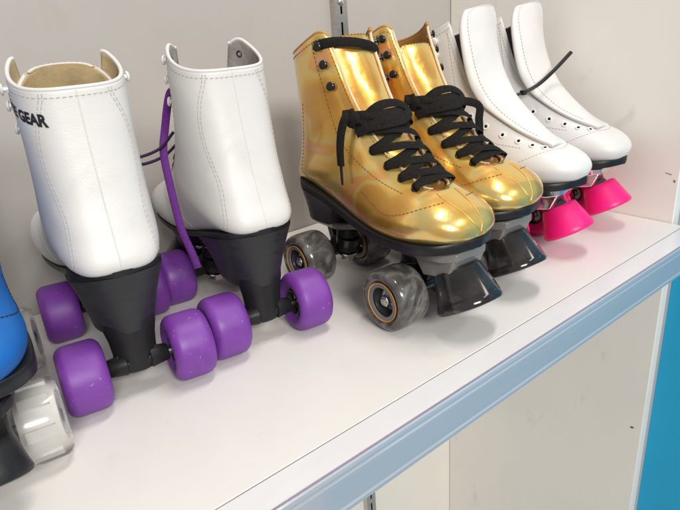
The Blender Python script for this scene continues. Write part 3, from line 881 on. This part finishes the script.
# ------------------------------------------------------------------ shelf and bay
WY = .720; SX = .853
sh = empty('display_shelf', (0, 0, 0))
b = MB(); b.box((-.70, .3012, -.030), (SX-.0015, WY-.0015, 0)); b.build('board', M['shelf'], sh, 30, bevel=.0006)
s = MB(); s.box((-.70, .2725, -.006), (SX+.019, .2994, .0006)); s.build('edge_strip', M['strip'], sh, 30, bevel=.0006)
fp = MB()
prof = [(.2715, .0002), (.2702, -.0010), (.2698, -.0040), (.2712, -.0052), (.2712, -.0075), (.2700, -.0090), (.2700, -.0330), (.2712, -.0345), (.2712, -.0362), (.2698, -.0375), (.2698, -.0410), (.2724, -.0410), (.2724, .0002)]
n = len(prof); vs = [(-.70, y, z) for y, z in prof]+[(SX+.019, y, z) for y, z in prof]
fp.add(vs, [(i, (i+1) % n, n+(i+1) % n, n+i) for i in range(n)]+[tuple(reversed(range(n))), tuple(range(n, 2*n))])
fp.build('price_channel', M['stripface'], sh, 25)
fe = MB(); fe.box((-.70, .2713, .0004), (SX+.019, .2727, .0011)); fe.build('channel_lip', M['stripedge'], sh, 30)
rr = MB(); rr.box((-.70, .2735, -.030), (SX-.0015, .3002, -.0065)); rr.build('front_rail', M['shelf'], sh, 30)
tag(sh, 'white shelf board with a clear bluish plastic price channel along its front edge', 'shelf')
rb = MB(); rb.box((-.70, .7165, .0004), (SX-.0018, .7186, .0045))

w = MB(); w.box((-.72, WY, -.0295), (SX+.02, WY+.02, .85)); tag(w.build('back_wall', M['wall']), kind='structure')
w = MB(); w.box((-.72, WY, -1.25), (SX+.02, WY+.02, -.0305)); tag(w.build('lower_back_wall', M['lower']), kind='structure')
sp = empty('side_panel', (SX, .316, 0))
pb = MB(); pb.box((0, 0, -1.25), (.0195, WY-.316-.001, .85)); pb.build('panel', M['side'], sp, 30, bevel=.0012)
def chip(pts, y=None, name='chip'):
    m = MB(); c = np.mean(pts, 0)
    m.add([(-.0003, p[0], p[1]) for p in pts]+[(-.0003, c[0], c[1])], [(i, (i+1) % len(pts), len(pts)) for i in range(len(pts))])
    return m.build(name, M['brown'], sp, 30)
chip([(.012, -.360), (.017, -.3625), (.0185, -.359), (.0135, -.3575)])
chip([(.005, .058), (.007, .0595), (.0068, .062), (.004, .061)]); chip([(.010, .068), (.019, .0700), (.0185, .0706), (.0105, .0692)])
tag(sp, 'pale side panel closing the right end of the shelf bay, with chipped front edge', 'panel')
bw = MB(); bw.box((SX+.0205, -.75, -1.25), (SX+.05, .313, .5)); tag(bw.build('blue_wall', M['bluewall']), kind='structure')

def standard(z0, z1, label):
    r = empty('slotted_standard', (.599, WY-.0005, z0)); L = z1-z0
    m = MB(); hw_ = .0115; d = .011; t = .0016
    # U channel: two flanges and a web pierced by pairs of slots
    m.box((-hw_, -d, 0), (-hw_+t, 0, L)); m.box((hw_-t, -d, 0), (hw_, 0, L))
    sl = .0035; pitch = .030; sh_ = .019; z = 0.004
    z_prev = 0
    while z+sh_ < L:
        m.box((-hw_+t, -d, z_prev), (hw_-t, -d+t, z)); 
        m.box((-hw_+t, -d, z), (-sl/2, -d+t, z+sh_)); m.box((sl/2, -d, z), (hw_-t, -d+t, z+sh_))
        z_prev = z+sh_; z += pitch
    m.box((-hw_+t, -d, z_prev), (hw_-t, -d+t, L))
    m.build('channel', M['steel'], r, 30)
    MB().box((-hw_+t, -.003, 0), (hw_-t, -.0005, L)).build('slot_backing', M['black'], r, 30)
    for zz in np.arange(.020, L, .150):
        MB().lathe([(0, .003), (.003, .0028), (.0055, .0012), (.006, 0), (0, 0)], 20, 0, Matrix.Translation((0, -d, zz)) @ Matrix.Rotation(PI/2, 4, 'X')).build('screw', M['chrome'], r, 40)
    tag(r, label, 'shelf standard', 'slotted metal standards on the back wall'); return r
standard(.0005, .60, 'slotted metal shelf standard on the back wall above the gold skates')
standard(-1.0, -.032, 'slotted metal shelf standard on the wall under the shelf')

# ------------------------------------------------------------------ camera and light
f = 592.; vx = np.array([782., -294., f]); vx /= np.linalg.norm(vx)
vz = np.array([107., 1475., f]); vz /= np.linalg.norm(vz); vz = vz-vx*vx.dot(vz); vz /= np.linalg.norm(vz)
Xc = vx; Zc = -vz; Yc = np.cross(Zc, Xc); R = np.stack([Xc, Yc, Zc])
cam = bpy.data.cameras.new('camera'); co = bpy.data.objects.new('camera', cam); COL.objects.link(co)
cam.sensor_width = 36; cam.lens = f/680*36; cam.clip_start = .01; cam.clip_end = 100
m4 = Matrix([list(map(float, (R[i, 0], -R[i, 1], -R[i, 2])))+[0] for i in range(3)]+[[0, 0, 0, 1]])
m4.translation = (0, 0, .30); co.matrix_world = m4
SC.camera = co

wd = bpy.data.worlds.new('World'); SC.world = wd; wd.use_nodes = True
bg = wd.node_tree.nodes['Background']; bg.inputs['Color'].default_value = (.94, .93, .92, 1); bg.inputs['Strength'].default_value = .38
def area(name, loc, target, sx, sy, power, col):
    l = bpy.data.lights.new(name, 'AREA'); l.shape = 'RECTANGLE'; l.size = sx; l.size_y = sy; l.energy = power; l.color = col
    o = bpy.data.objects.new(name, l); COL.objects.link(o); o.location = loc
    o.rotation_euler = (Vector(target)-Vector(loc)).to_track_quat('-Z', 'Y').to_euler(); return o
area('ceiling_lamp', (.70, .10, 2.1), (.6, .3, 0), 1.2, .16, 21, (1, .965, .92))
area('ceiling_lamp', (1.5, -1.3, 2.1), (.5, .4, 0), 1.2, .20, 10, (1, .97, .93))
area('ceiling_lamp', (-.7, -2.8, 2.0), (.6, .5, -.2), 1.4, .70, 122, (1, .97, .93))
SC.view_settings.view_transform = 'Standard'; SC.view_settings.look = 'None'
SC.view_settings.exposure = 0; SC.view_settings.gamma = 1
SC.cycles.max_bounces = 10; SC.cycles.transmission_bounces = 10; SC.cycles.use_denoising = True
